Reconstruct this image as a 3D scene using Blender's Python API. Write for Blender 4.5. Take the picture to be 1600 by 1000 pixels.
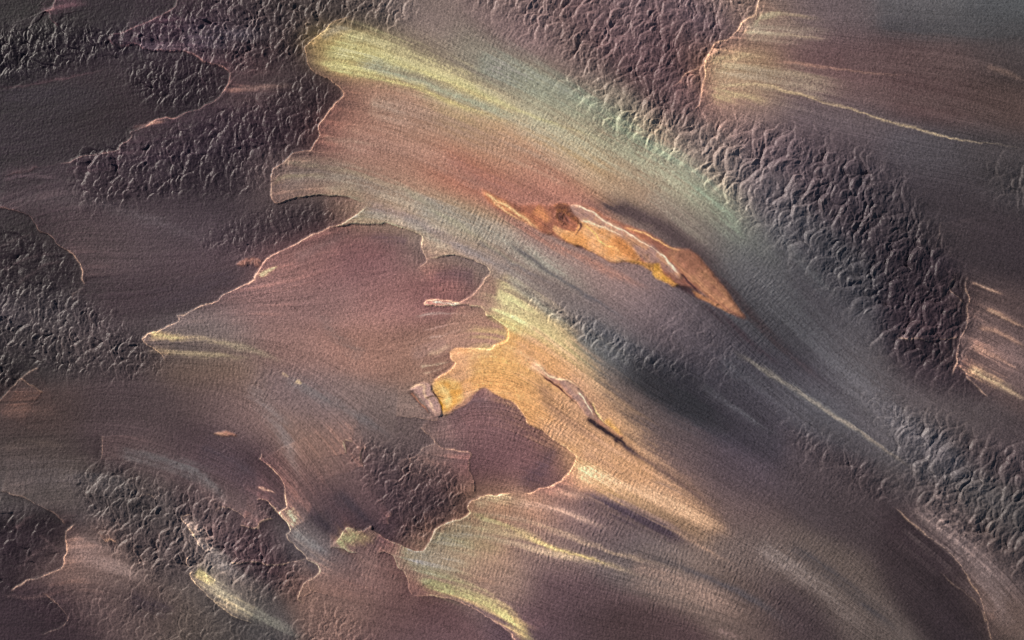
import bpy, math
import numpy as np

C = bpy.context.scene
for o in list(bpy.data.objects):
    bpy.data.objects.remove(o)

# ------------------------------------------------------------------ camera, sky, sun, exposure
cam = bpy.data.objects.new('camera', bpy.data.cameras.new('camera'))
C.collection.objects.link(cam)
cam.location = (0, 0, 175)
cam.rotation_euler = (0, 0, 0)
cam.data.sensor_width = 36
cam.data.lens = 36 * 175 / 160
cam.data.clip_start = 1
cam.data.clip_end = 3000
C.camera = cam

SUN_EL, SUN_AZ = math.radians(25), math.radians(-58)        # azimuth clockwise from +Y (north, up in the photo)
w = bpy.data.worlds.new('World'); C.world = w; w.use_nodes = True
nt = w.node_tree
sky = nt.nodes.new('ShaderNodeTexSky'); sky.sky_type = 'NISHITA'; sky.sun_disc = False
sky.sun_elevation = SUN_EL; sky.sun_rotation = SUN_AZ
nt.links.new(sky.outputs[0], nt.nodes['Background'].inputs[0])
nt.nodes['Background'].inputs[1].default_value = 0.055
sun = bpy.data.objects.new('sun', bpy.data.lights.new('sun', 'SUN'))
sun.data.energy = 5.0; sun.data.angle = math.radians(0.5); sun.data.color = (1.0, 0.92, 0.82)
sun.rotation_euler = (math.pi / 2 - SUN_EL, 0, -SUN_AZ + math.pi)
C.collection.objects.link(sun)
C.view_settings.view_transform = 'Standard'; C.view_settings.look = 'None'
C.view_settings.exposure = 0.45; C.view_settings.gamma = 1.0
C.cycles.filter_width = 1.0

# ------------------------------------------------------------------ ground plan: 1 plan unit = 0.1 m, x east, y south
S = 0.1
X0, X1, Y0, Y1 = -120, 1720, -100, 1100
W, H = X1 - X0 + 1, Y1 - Y0 + 1
gx, gy = np.meshgrid(np.arange(X0, X1 + 1, dtype=np.float32), np.arange(Y0, Y1 + 1, dtype=np.float32))
f32 = np.float32

def lattice(seed, n=256):
    return np.random.RandomState(seed).rand(n, n).astype(f32) * 2 - 1

def vnoise(x, y, seed):
    L = lattice(seed); n = 256
    xi = np.floor(x); yi = np.floor(y)
    fx = (x - xi).astype(f32); fy = (y - yi).astype(f32)
    xi = xi.astype(np.int32) % n; yi = yi.astype(np.int32) % n
    fx = fx * fx * (3 - 2 * fx); fy = fy * fy * (3 - 2 * fy)
    x2 = (xi + 1) % n; y2 = (yi + 1) % n
    a = L[yi, xi] * (1 - fx) + L[yi, x2] * fx
    b = L[y2, xi] * (1 - fx) + L[y2, x2] * fx
    return a * (1 - fy) + b * fy

def fbm(x, y, scale, seed, octaves=4, gain=0.5):
    s = np.zeros(np.broadcast(x, y).shape, f32); a = 1.0; t = 0
    for k in range(octaves):
        s += a * vnoise(x / scale + 17.3 * k, y / scale - 9.1 * k, seed + k)
        t += a; a *= gain; scale *= 0.5
    return s / t

def smooth(e0, e1, v):
    t = np.clip((v - e0) / (e1 - e0), 0, 1)
    return t * t * (3 - 2 * t)

def blur(a, n, passes=2):                       # box blur by running sums
    for _ in range(passes):
        for ax in (0, 1):
            p = [(0, 0), (0, 0)]; p[ax] = (n + 1, n)
            c = np.cumsum(np.pad(a, p, mode='edge'), axis=ax, dtype=np.float64)
            if ax == 0: a = (c[2 * n + 1:] - c[:-2 * n - 1]) / (2 * n + 1)
            else: a = (c[:, 2 * n + 1:] - c[:, :-2 * n - 1]) / (2 * n + 1)
        a = a.astype(f32)
    return a

def norm(a):
    return (a - a.mean()) / (a.std() + 1e-9)

def lin(c):
    c = np.asarray(c, f32) / 255.0
    return np.where(c <= 0.04045, c / 12.92, ((c + 0.055) / 1.055) ** 2.4).astype(f32)

# banks and scarps wander a little: every outline is read through this warp
wx = gx + 2.4 * fbm(gx, gy, 26, 5, 3) + 1.5 * fbm(gx, gy, 9, 15, 2)
wy = gy + 2.4 * fbm(gx, gy, 26, 35, 3) + 1.5 * fbm(gx, gy, 9, 45, 2)

# ------------------------------------------------------------------ flow of the river over the bed
FLOW = [(500,90,1,.1),(600,100,1,.35),(750,180,1,.45),(900,220,1,.5),(1050,310,1,.75),(1150,400,1,1),(1250,540,1,.85),(1400,700,1,.75),
 (1550,800,1,.65),(450,275,1,-.2),(520,275,1,.15),(600,300,1,.5),(720,360,1,.6),(800,430,1,.6),(1000,560,1,.62),(1200,700,1,.6),(1350,850,1,.85),
 (1500,980,1,.9),(550,180,1,.1),(650,230,1,.4),(500,400,1,-.4),(300,470,1,-.35),(620,420,1,-.25),(350,540,1,.1),(450,570,1,.35),(550,640,1,.6),
 (440,660,.7,1),(500,750,.5,1),(560,800,.6,1),(100,100,1,-.15),(200,150,1,-.1),(150,200,1,-.2),(150,340,1,.05),(300,380,1,-.1),(450,340,1,-.3),
 (100,650,1,0),(250,640,1,.1),(50,740,1,.05),(250,730,1,.3),(350,930,1,.6),(550,920,1,.1),(200,880,1,.4),(60,850,1,-.5),(850,690,1,.45),
 (950,700,1,.65),(1000,780,1,.5),(1100,850,1,.45),(800,810,1,.15),(850,850,1,.35),(1000,890,1,.25),(1150,920,1,.45),(1300,900,1,.8),
 (1000,980,1,.1),(700,830,1,.1),(1250,50,1,.1),(1400,60,1,.05),(1300,150,1,.25),(1500,200,1,.2),(1550,500,1,.45),(1400,250,1,.3),(900,50,1,.6),
 (1200,300,1,.8),(1560,600,1,.5),(1550,950,.6,1),(700,20,1,.6),(840,330,1,.55),(1000,400,1,.55),(1100,440,1,.9),(880,610,1,.85),(800,500,1,.8),
 (750,920,1,.55),(380,780,1,.4),(200,560,1,0),(60,600,1,-.1),(60,400,1,-.5),(60,500,1,.2),(20,950,1,.05),(700,480,1,-.15),(680,520,1,-.4),(700,580,1,-.5)]
q = 8
sx, sy = gx[::q, ::q], gy[::q, ::q]
ux = np.zeros_like(sx); uy = np.zeros_like(sx)
for (x, y, dx, dy) in FLOW:
    l = math.hypot(dx, dy); d2 = (sx - x) ** 2 + (sy - y) ** 2
    k = np.exp(-d2 / (2 * 60.0 ** 2)) + 1e-3 * np.exp(-d2 / (2 * 250.0 ** 2)) + 1e-9
    ux += k * dx / l; uy += k * dy / l

def up(a):                                      # coarse lattice to full grid, bilinear
    yy = (gy - Y0) / q; xx = (gx - X0) / q
    yi = np.minimum(yy.astype(np.int32), a.shape[0] - 2); xi = np.minimum(xx.astype(np.int32), a.shape[1] - 2)
    fy = (yy - yi)[..., None] if a.ndim == 3 else yy - yi
    fx = (xx - xi)[..., None] if a.ndim == 3 else xx - xi
    return ((a[yi, xi] * (1 - fx) + a[yi, xi + 1] * fx) * (1 - fy) + (a[yi + 1, xi] * (1 - fx) + a[yi + 1, xi + 1] * fx) * fy).astype(f32)

fu, fv = up(ux), up(uy)
ang = 0.16 * fbm(gx, gy, 130, 71, 3)
fu, fv = fu * np.cos(ang) - fv * np.sin(ang), fu * np.sin(ang) + fv * np.cos(ang)
l = np.sqrt(fu * fu + fv * fv) + 1e-9
fu /= l; fv /= l

def lic(noise, n, step, across=False):          # noise smeared along the current (or across it)
    out = noise.copy(); cnt = 1
    for sgn in (1, -1):
        px, py = gx - X0, gy - Y0
        for k in range(n):
            xi = np.clip(px + .5, 0, W - 1).astype(np.int32); yi = np.clip(py + .5, 0, H - 1).astype(np.int32)
            a, b = fu[yi, xi], fv[yi, xi]
            if across: a, b = -b, a
            px = px + sgn * step * a; py = py + sgn * step * b
            xi = np.clip(px + .5, 0, W - 1).astype(np.int32); yi = np.clip(py + .5, 0, H - 1).astype(np.int32)
            out += noise[yi, xi]; cnt += 1
    return norm(out / cnt)

rs = np.random.RandomState(4)
white = rs.randn(H, W).astype(f32)
st_fine = lic(norm(blur(rs.randn(H, W).astype(f32), 1, 1)), 22, 1.2)
st_mid = lic(norm(blur(rs.randn(H, W).astype(f32), 2, 2)), 34, 2.5)
st_thin = lic(rs.randn(H, W).astype(f32), 42, 1.4)
st_thin = norm(st_thin - blur(st_thin, 4, 2))
st_broad = lic(norm(blur(rs.randn(H, W).astype(f32), 7, 2)), 34, 6.0)
grain_ = norm(norm(blur(rs.randn(H, W).astype(f32), 1, 1)) + .8 * rs.randn(H, W).astype(f32))
rip = blur(white, 1, 1); rip = norm(rip - blur(rip, 3, 2))
ripples = lic(rip, 4, 1.0, across=True)         # small crests lying across the current

# ------------------------------------------------------------------ geometry of outlines
def P(s):
    return [tuple(float(v) for v in t.split(',')) for t in s.split()]

def spline(pts, n=4):
    if len(pts) < 3: return pts
    p = [pts[0]] + list(pts) + [pts[-1]]; out = []
    for i in range(1, len(p) - 2):
        a, b, c, d = (np.array(p[i + k]) for k in (-1, 0, 1, 2))
        for k in range(n):
            t = k / n
            out.append(tuple(0.5 * ((2 * b) + (-a + c) * t + (2 * a - 5 * b + 4 * c - d) * t * t + (-a + 3 * b - 3 * c + d) * t ** 3)))
    out.append(pts[-1]); return out

def polydist(pts, R):                           # distance, position along the line, side (+1 = right hand on the plan)
    seg = np.array(pts, f32); ln = np.hypot(*(seg[1:] - seg[:-1]).T); tot = ln.sum() + 1e-6
    x0, y0 = seg.min(0) - R - 6; x1, y1 = seg.max(0) + R + 6
    ix0, ix1 = int(max(0, x0 - X0)), int(min(W, x1 - X0 + 1)); iy0, iy1 = int(max(0, y0 - Y0)), int(min(H, y1 - Y0 + 1))
    if ix1 <= ix0 or iy1 <= iy0: return None
    sl = (slice(iy0, iy1), slice(ix0, ix1)); px, py = wx[sl], wy[sl]
    D = np.full(px.shape, 1e9, f32); T = np.zeros(px.shape, f32); G = np.ones(px.shape, f32); acc = 0.0
    for (a, b, L_) in zip(seg[:-1], seg[1:], ln):
        if L_ < 1e-4: continue
        jx0 = int(max(0, min(a[0], b[0]) - R - 6 - X0 - ix0)); jx1 = int(min(px.shape[1], max(a[0], b[0]) + R + 6 - X0 - ix0 + 1))
        jy0 = int(max(0, min(a[1], b[1]) - R - 6 - Y0 - iy0)); jy1 = int(min(px.shape[0], max(a[1], b[1]) + R + 6 - Y0 - iy0 + 1))
        if jx1 > jx0 and jy1 > jy0:
            s2 = (slice(jy0, jy1), slice(jx0, jx1)); qx = px[s2] - a[0]; qy = py[s2] - a[1]
            dx, dy = (b - a) / L_
            t = np.clip(qx * dx + qy * dy, 0, L_); ex = qx - t * dx; ey = qy - t * dy
            d = np.sqrt(ex * ex + ey * ey); m = d < D[s2]
            D[s2] = np.where(m, d, D[s2]); T[s2] = np.where(m, (acc + t) / tot, T[s2])
            G[s2] = np.where(m, np.where(dx * qy - dy * qx > 0, 1, -1), G[s2])
        acc += L_
    return sl, D, T, G

def inside(pts, soft=0):                        # polygon mask on the warped plan
    seg = np.array(pts + [pts[0]], f32)
    x0, y0 = seg.min(0) - 8; x1, y1 = seg.max(0) + 8
    ix0, ix1 = int(max(0, x0 - X0)), int(min(W, x1 - X0 + 1)); iy0, iy1 = int(max(0, y0 - Y0)), int(min(H, y1 - Y0 + 1))
    m = np.zeros((H, W), bool); px, py = wx[iy0:iy1, ix0:ix1], wy[iy0:iy1, ix0:ix1]
    c = np.zeros(px.shape, bool)
    for (a, b) in zip(seg[:-1], seg[1:]):
        if abs(a[1] - b[1]) < 1e-6: continue
        cond = (a[1] > py) != (b[1] > py)
        c ^= cond & (px < (b[0] - a[0]) * (py - a[1]) / (b[1] - a[1]) + a[0])
    m[iy0:iy1, ix0:ix1] = c
    return blur(m.astype(f32), soft, 2) if soft else m

# ------------------------------------------------------------------ sediment colours, broad field (sRGB readings of silt and silty water, darker corners of the lens baked in)
BASE = '''30,30:48,38,42 150,30:52,42,46 240,15:50,40,44 400,30:62,56,60 550,20:70,64,68 650,20:105,97,102 800,40:98,88,95 950,40:78,67,73 1100,40:72,60,66
1200,30:125,108,95 1300,20:110,100,98 1450,20:96,100,100 1560,20:78,84,88 50,90:55,46,50 200,60:76,70,71 150,110:72,60,60 280,110:62,51,54 420,90:62,52,56
560,80:140,132,95 650,90:110,105,95 760,100:100,105,100 900,100:85,78,80 1000,100:75,62,68 1080,90:62,48,55 1150,110:140,122,98 1300,80:105,84,82
1450,80:100,78,76 1580,80:85,72,72 50,160:64,55,57 180,180:66,53,55 300,140:62,52,55 400,130:80,70,68 500,150:60,48,54 600,160:130,108,98 750,180:135,130,105
850,150:112,126,108 950,170:108,115,103 1050,150:80,68,72 1150,165:115,102,92 1300,130:108,86,82 1300,180:98,90,90 1450,150:100,78,76 1580,170:98,78,74
60,220:66,56,60 200,250:64,56,60 330,210:62,52,57 450,200:62,49,55 560,210:138,110,98 650,220:128,108,95 780,230:135,118,100 900,230:130,125,100
1000,230:122,118,100 1100,230:100,98,92 1200,220:84,76,80 1300,220:84,74,78 1450,240:88,84,88 1570,240:80,74,76 60,290:72,62,64 200,290:60,50,54
350,290:58,48,52 460,280:115,105,95 600,280:130,108,95 720,270:138,102,88 850,280:120,95,85 1000,280:112,105,90 1100,310:118,125,104 1200,300:88,86,88
1300,300:72,64,70 1400,290:76,68,73 1500,300:74,66,70 1580,300:74,70,72 30,380:50,38,44 150,350:76,64,66 300,350:62,52,55 440,340:58,48,52 550,400:88,66,70
620,330:125,112,98 720,350:118,115,98 1080,360:85,76,75 1150,370:92,100,96 1250,370:78,80,84 1350,350:72,62,68 1450,340:70,62,66 1550,350:72,62,66
60,420:46,36,42 180,400:72,60,62 300,420:66,53,56 480,400:92,72,72 600,400:88,65,69 700,380:100,95,90 780,410:95,90,85 870,420:105,95,90 950,450:98,82,80
1180,440:80,82,86 1300,420:72,72,78 1430,420:62,50,58 1560,400:70,60,64 60,490:72,66,68 200,460:62,48,54 300,440:58,45,49 400,480:92,74,76 500,480:92,72,74
620,470:96,72,74 700,440:92,66,69 820,460:85,78,78 900,480:80,74,78 1000,500:88,76,80 1100,540:86,76,80 1200,500:78,80,84 1300,500:82,78,82 1440,490:62,48,56
1570,480:90,74,72 50,560:70,64,66 180,540:78,68,70 320,520:92,84,84 320,570:95,78,72 450,540:94,74,74 560,540:98,74,72 640,560:90,68,66 850,530:145,126,95
950,540:80,80,82 1050,600:54,54,63 1150,580:80,76,84 1250,560:72,68,76 1350,580:80,74,76 1450,570:66,54,60 1570,570:90,74,72 50,640:84,68,66 200,630:78,64,68
350,630:82,66,68 480,620:86,72,76 580,640:86,72,74 640,690:78,64,68 760,660:80,58,66 850,720:76,54,62 1000,640:110,92,86 1050,680:90,76,76 1150,660:62,57,66
1300,650:74,78,84 1400,640:82,74,76 1500,660:86,78,78 50,720:88,76,72 200,690:80,66,70 330,700:62,48,55 400,740:50,36,45 500,700:92,74,72 560,750:80,62,66
640,760:62,48,54 780,730:70,50,58 950,740:140,112,85 1050,720:100,80,76 1150,740:76,64,70 1300,720:78,66,70 1430,690:80,80,84 1550,700:72,62,66
60,750:90,84,82 200,780:72,66,68 350,790:64,52,56 520,800:56,42,52 480,770:74,58,60 640,810:60,46,54 800,790:110,88,80 900,800:84,66,68 1050,780:116,92,76
1150,790:92,74,72 1300,790:76,64,68 1450,780:84,76,78 1550,790:80,76,76 40,840:46,34,40 150,870:86,70,66 250,860:70,60,62 400,850:62,46,52 500,860:80,76,78
570,900:100,78,76 720,860:142,118,104 850,850:95,78,76 950,840:86,70,74 1050,900:108,90,83 1000,880:84,78,82 1200,860:96,82,78 1300,900:102,88,83
1450,830:66,52,58 1550,860:86,74,74 50,960:44,32,38 200,940:72,58,58 350,930:78,68,66 530,930:100,78,72 650,960:84,62,62 750,900:112,94,86 900,930:76,58,64
1000,970:70,52,56 1150,940:84,70,66 1250,960:72,60,64 1350,970:100,88,84 1450,930:66,54,58 1500,960:60,48,54 1570,970:104,86,80 300,980:80,66,62 850,985:72,54,60'''
acc = np.zeros(sx.shape + (3,), f32); wt = np.zeros(sx.shape, f32)
BP = []
for t in BASE.split():
    a, b = t.split(':'); BP.append(tuple(map(float, a.split(','))) + (lin([float(v) for v in b.split(',')]),))
su_, sv_ = fu[::q, ::q], fv[::q, ::q]
for (x, y, c) in BP:
    dx, dy = sx - x, sy - y
    al = dx * su_ + dy * sv_; ac = -dx * sv_ + dy * su_
    k = np.exp(-(al / 62.0) ** 2 - (ac / 34.0) ** 2) + 1e-3 * np.exp(-(al ** 2 + ac ** 2) / 90.0 ** 2) + 1e-7 / (1 + (dx ** 2 + dy ** 2) / 1e4)
    acc += k[..., None] * c; wt += k
acc /= wt[..., None]
lum = (acc @ np.array([.3, .5, .2], f32))[..., None]
# closer readings at a few spots, silt plus lens falloff baked into the colour; the broad field is nudged towards them
READ = [(602,157,160,130,115),(662,27,125,112,110),(962,177,150,142,128),(1112,317,150,142,125),(1452,87,97,78,78),(1462,237,82,76,80),(1192,447,90,90,94),
 (1062,607,52,50,58),(162,357,84,72,74),(212,637,82,68,70),(492,627,138,112,110),(772,667,132,100,98),(962,937,90,75,78),(1312,797,74,64,67),
 (1012,507,112,98,98),(72,867,70,58,60),(600,467,152,112,106),(850,247,180,145,122),(1300,137,130,103,100),(1450,507,66,54,60),(50,167,62,54,60)]
num = np.zeros_like(acc); den = np.full(sx.shape, 1e-4, f32)
for (x, y, r_, g_, b_) in READ:
    iy, ix = int((y - Y0) / q), int((x - X0) / q)
    ratio = np.log(lin([r_, g_, b_]) / acc[iy, ix])
    k = np.exp(-((sx - x) ** 2 + (sy - y) ** 2) / (2 * 110.0 ** 2))
    num += k[..., None] * ratio; den += k
corr = num / den[..., None]
acc = acc * np.exp(corr)
lum = (acc @ np.array([.3, .5, .2], f32))[..., None]
acc = (lum + (acc - lum) * 1.08) * (lum / .3) ** .16 * np.array([1.03, .98, .95], f32)
corr_full = np.exp(up(corr).mean(-1))
col = up(acc)
hgt = np.zeros((H, W), f32)                     # metres
wet = np.full((H, W), 0.5, f32)                 # roughness

# ------------------------------------------------------------------ silt plumes: line, half width, colour, strength
PLUMES = '''500,86 560,82 620,97 690,122 760,152 840,195|12|208,198,122|.8
518,66 570,60 640,84 720,116 790,150 850,178|13|184,174,118|.65
545,95 620,114 700,146 800,182 880,205|11|128,145,106|.7
487,96 545,110 600,122 660,140 720,165 800,192|5|205,190,112|.75
740,95 800,115 860,140 920,165 990,200|18|98,138,114|.6
800,170 900,215 1000,250 1080,300 1140,350|26|146,152,112|.6
940,190 1020,235 1100,290 1150,340|12|120,140,112|.5
560,152 700,192 830,240 930,280 1010,310|22|152,122,100|.5
575,163 610,172 650,192|8|190,158,128|.55
520,222 600,226 680,250 760,290 840,318|14|165,124,100|.55
500,216 560,222 620,232|3|205,160,125|.5
690,240 740,272 800,300 860,318 930,326 990,345|14|142,92,78|.5
900,312 950,322 1010,342 1060,370 1100,408 1140,455 1200,522 1280,590 1350,650|11|70,52,54|.85
1010,300 1070,345 1120,390|10|128,118,98|.5
430,280 480,270 540,275 600,295 680,330 760,380|15|150,138,108|.5
440,252 500,262 560,272 640,302|4|198,165,120|.6
425,290 450,275 520,274|4|205,172,118|.55
560,320 640,345 720,385 800,425 880,470|9|92,93,96|.5
640,312 700,335 780,372 860,420 940,465|15|132,134,108|.6
790,375 860,425 930,470 1000,515|4|64,58,66|.6
740,372 800,410 880,455|4|78,80,88|.5
750,300 790,335 850,376 900,398 960,428 1040,458|7|132,86,70|.6
1090,470 1130,498 1180,540 1250,590|8|66,48,54|.7
970,565 1030,605 1090,645 1160,690|23|44,46,54|.9
910,500 1000,550 1080,600|10|60,60,68|.5
900,520 960,560 1010,600|12|72,80,84|.5
765,440 800,480 850,520 900,560|24|170,146,96|.75
790,430 850,480 900,520|7|120,120,100|.5
790,530 850,560 900,600 950,660 1000,710 1060,760|30|192,140,94|.85
850,540 900,580 940,630|14|205,155,108|.6
760,590 800,605 850,640 890,690 960,725 1060,775 1140,830|21|206,148,98|.8
840,600 880,640 930,690 990,735|13|165,125,95|.7
895,730 960,748 1020,772 1090,808 1150,838|12|184,140,98|.8
690,838 760,838 850,862 940,880 1040,915|5|196,170,126|.6
735,800 820,812 920,850 1020,880 1120,910|4|178,150,114|.5
800,785 880,800 960,830|5|152,124,102|.5
860,765 940,785 1020,815 1100,850|4|152,118,96|.5
640,880 700,896 770,930 820,970|3|205,180,120|.55
930,770 1010,800 1090,850 1160,890|3|164,126,98|.5
900,708 960,728 1030,755 1100,790|3|86,72,70|.6
900,775 960,795 1040,830 1110,860|13|58,44,54|.8
735,802 790,820 850,850 920,872 980,890|3|208,184,108|.85
745,815 800,830 850,842|9|165,145,98|.6
740,790 780,778 830,790|8|165,134,95|.6
690,845 740,848 800,860|12|180,156,104|.5
680,835 710,850 745,862|6|215,185,120|.6
655,905 720,925 770,945 805,975 845,1015|9|188,176,98|.85
650,888 700,902 760,935 800,955|6|190,172,108|.65
690,928 740,948 790,985|3|70,56,60|.5
980,885 1060,910 1120,940 1180,975|18|130,104,87|.65
1180,850 1260,900 1330,960 1380,1010|14|124,108,98|.65
1000,868 1100,900 1180,940 1250,990|7|62,58,64|.6
1230,850 1300,900 1360,950 1420,1000|9|58,54,62|.6
1425,792 1490,845 1550,915 1580,990|22|128,108,101|.75
1140,380 1220,470 1300,560 1400,650 1500,740 1600,820|20|90,89,90|.5
1145,547 1190,575 1260,620 1330,665 1380,700 1440,740|3|156,136,108|.5
1178,44 1186,30 1205,22 1240,20|4|205,178,128|.55
1160,52 1230,54 1300,62|2.2|214,178,132|.6
1180,30 1230,24 1290,30|3|190,160,118|.6
1110,112 1150,104 1220,114 1300,125|5|200,168,118|.55
1098,120 1160,116 1240,126 1340,150|20|172,146,114|.7
1160,45 1230,45 1310,50|14|158,136,108|.6
1105,140 1180,130 1230,143 1300,162 1400,192 1500,218 1600,232|2.2|206,172,124|.85
1110,150 1160,150 1210,165|8|190,160,112|.65
1105,95 1150,88 1210,92|5|185,152,108|.6
1200,95 1270,101 1340,112 1430,118|2.2|190,138,112|.65
1310,98 1450,100 1600,110|26|114,84,79|.45
1300,150 1450,160 1600,190|14|112,84,78|.4
1360,40 1480,42 1600,44|13|68,76,82|.55
1540,105 1570,112 1610,128|4|150,110,94|.35
1505,500 1560,540 1640,600|34|122,98,86|.6
1518,440 1568,460|2|190,150,118|.6
1540,482 1610,518|3|190,148,112|.65
1526,510 1560,520 1610,548|4|182,140,108|.6
1518,540 1560,560 1600,585|3|185,142,112|.5
1512,575 1560,600 1610,628|5|172,146,104|.65
228,530 280,525 340,535 400,548 450,570|5|150,128,95|.6
230,545 300,552 400,562|3.5|180,152,110|.65
235,520 270,528 300,528|4|185,160,100|.6
385,600 430,650 450,700 470,760|10|116,94,88|.5
440,590 500,620 560,650 620,690|8|104,94,92|.4
462,594 470,602|3|235,188,138|.8
440,583 452,588|2.5|205,160,125|.7
404,431 420,422 438,414|3|240,184,122|.85
455,405 500,385 560,356|8|118,92,84|.4
0,138 60,130 110,121 180,104|2.5|150,120,98|.5
205,201 232,194 262,188|3|200,164,124|.5
350,143 400,137 470,133|3|150,122,98|.5
0,150 80,150 180,146|16|62,62,67|.55
0,310 100,310 200,330 330,380|10|82,74,72|.45
280,60 350,60 430,50|16|86,87,89|.45
210,70 240,72 290,74|8|96,96,92|.5
60,15 90,10 140,0|8|130,104,90|.6
0,740 80,745 160,760 250,790|18|98,92,88|.5
180,705 250,720 320,745 360,790|8|86,86,88|.55
0,280 60,275 110,285|3|110,96,92|.5
112,835 150,860 200,890|9|110,88,78|.5
310,897 335,918 370,945 430,975 480,1005|9|140,124,96|.6
304,893 318,900 336,916|6|190,166,100|.7
286,808 310,840 350,880 400,910|10|104,90,84|.6
403,761 419,766 434,772|1.6|170,124,104|.6
112,835 140,870 200,890 260,905|18|116,96,86|.6
200,935 240,945 285,955|13|52,40,47|.6
22,826 40,812 60,802|2.5|96,74,70|.5
28,892 60,862 98,843|2|90,70,66|.5
62,835 80,850 98,868|2|88,68,64|.45
5,930 50,935 100,925|3|84,64,60|.4
0,385 40,368 62,362|2|92,74,70|.5
0,425 50,400 100,395|2|84,66,64|.45
20,450 70,415 122,412|2|84,66,64|.4
110,745 160,748 220,765|8|96,92,88|.5
880,150 960,195 1040,245 1110,300|12|128,148,110|.55
1080,285 1130,330 1170,385|14|120,142,108|.6
560,330 640,352 720,400|6|140,136,108|.5
240,250 300,240 360,225|10|60,48,54|.5
60,160 120,150 190,160|12|56,44,50|.45
150,215 180,205 230,196|12|50,38,45|.6
230,480 300,455 370,430 400,405|16|56,42,48|.6
310,700 360,720 410,755|18|52,38,46|.55
480,800 510,820 520,840|14|50,36,45|.6
520,770 560,800 600,830|8|60,46,54|.5
870,695 840,740 800,765|14|66,46,55|.5
700,640 740,625 780,640|12|92,66,70|.45
640,375 600,368 560,372|12|88,62,66|.45
745,430 700,430 660,445|12|88,60,66|.45
450,795 457,808 463,822|5|196,156,122|.7
525,848 560,838 595,838|10|186,148,92|.7
455,832 490,850 520,870|6|120,112,104|.5
650,493 700,489 760,496|1.6|205,160,138|.7
660,515 700,508 740,503|1.8|180,130,112|.6
668,529 695,523 735,511|1.8|200,150,128|.65
668,556 690,546 715,532|3|214,160,118|.75
655,575 680,570 704,566|2|224,180,142|.7
660,584 680,580 700,572|1.6|200,150,120|.6
675,471 700,474 730,474|1.8|214,166,142|.7
640,560 680,545 740,520|16|130,92,82|.4
570,560 520,520 490,480|10|110,84,76|.4
500,60 530,45 560,48|6|120,118,96|.5
1090,600 1150,640 1230,690|4|90,88,92|.5
620,290 700,340 780,395 860,440|4|165,160,118|.5
1200,345 1260,420 1320,480|10|88,88,88|.5
1120,560 1200,610 1290,670|12|78,76,84|.5
0,650 40,640 100,650|8|110,84,72|.5
0,700 50,690 110,700|5|110,92,76|.5
900,945 960,935 1030,940|8|86,64,66|.4
1120,985 1170,1000|6|120,96,86|.5
700,118 800,168 900,205 960,230|3|190,186,120|.5'''

def plume(pts, hw, c, a, sat=.8, brkw=.65, keep=None):
    global col
    r = polydist(spline(pts, 3), hw * 4.2 + 4)
    if r is None: return
    sl, D, T, G = r
    big = min(1.0, hw / 6.0) if keep is None else keep
    jit = (1 + 0.2 * np.clip(st_mid[sl], -2, 2) + 0.08 * np.clip(st_fine[sl], -2, 2)) * (1 - .45 * T ** 2)
    al = np.exp(-(D / (hw * np.clip(jit, .3, 1.9))) ** 1.8 * 0.8) * smooth(-0.02, 0.12, T) * smooth(1.02, 0.62, T)
    brk = smooth(-1.6, 1.2, st_mid[sl] + .6 * st_fine[sl] + 1.2 * fbm(gx[sl], gy[sl], 24, 777, 3) + .5 * grain_[sl])
    al = np.clip(al * a * (1.15 * (1 - .55 * brkw) + 1.15 * .55 * brkw * 1.6 * brk), 0, 1)[..., None]
    cl = lin(c); g_ = cl @ np.array([.3, .5, .2], f32); sat = min(sat, .5) if cl[2] > cl[0] * .97 else (min(sat, .7) if cl[1] > cl[0] * 1.02 else sat); cl = (g_ + (cl - g_) * sat)[None, None] * (1 if sat == 1 or g_ > .3 else np.clip(corr_full[sl], .8, 1.7)[..., None] ** .7)
    col[sl] = col[sl] * (1 - al) + cl * al

for ln_ in PLUMES.split('\n'):
    a, b, c, d = ln_.split('|')
    plume(P(a), float(b), [float(v) for v in c.split(',')], float(d))

# ------------------------------------------------------------------ bodies with crisp edges (outlines on the plan)
ORANGE = P('703,549 712,543 737,543 764,546 774,540 790,530 830,545 880,600 860,640 842,669 825,663 820,650 810,637 800,627 789,624 781,619 761,607 751,607 729,623 712,637 692,649 687,630 679,617 675,607 679,594 694,584 704,578 710,568 704,563')
BARA = P('750,292 758,298 775,306 800,317 820,321 840,319 860,322 872,318 884,320 900,321 915,323 930,329 943,338 960,345 985,353 1005,361 1020,368 1035,378 1050,388 1064,390 1078,389 1092,405 1108,422 1128,446 1146,472 1165,498 1150,492 1120,474 1095,457 1078,449 1062,446 1050,444 1040,438 1030,430 1018,415 1005,414 985,410 972,408 960,410 945,405 930,396 912,388 898,383 880,376 862,368 845,362 825,348 805,337 788,330 770,320 760,310')
SAND_A = P('866,353 885,360 898,362 903,352 905,344 912,346 930,350 950,357 968,366 985,380 998,395 1000,405 985,410 972,409 960,410 945,405 930,396 912,388 898,384 885,377 872,369 862,360')
SAND_A2 = P('975,407 990,406 1005,410 1015,408 1024,414 1030,425 1045,433 1062,444 1050,446 1040,440 1028,432 1018,425 1005,416 985,412')
CRUST_A = P('890,322 905,322 922,328 938,338 955,348 968,352 980,362 1000,373 1020,384 1034,398 1050,412 1063,425 1066,434 1058,434 1040,424 1025,412 1010,410 998,400 985,384 968,368 948,357 928,350 908,346 898,338 890,330')
TAIL_A = P('1040,394 1055,388 1078,389 1092,405 1108,422 1128,446 1146,472 1165,498 1140,482 1120,472 1098,456 1080,440 1066,425 1052,410')
GRASS_A = P('866,322 873,316 884,318 892,326 898,338 904,345 903,350 896,346 889,340 882,334 878,344 886,352 880,352 872,346 866,338 870,330')
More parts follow.
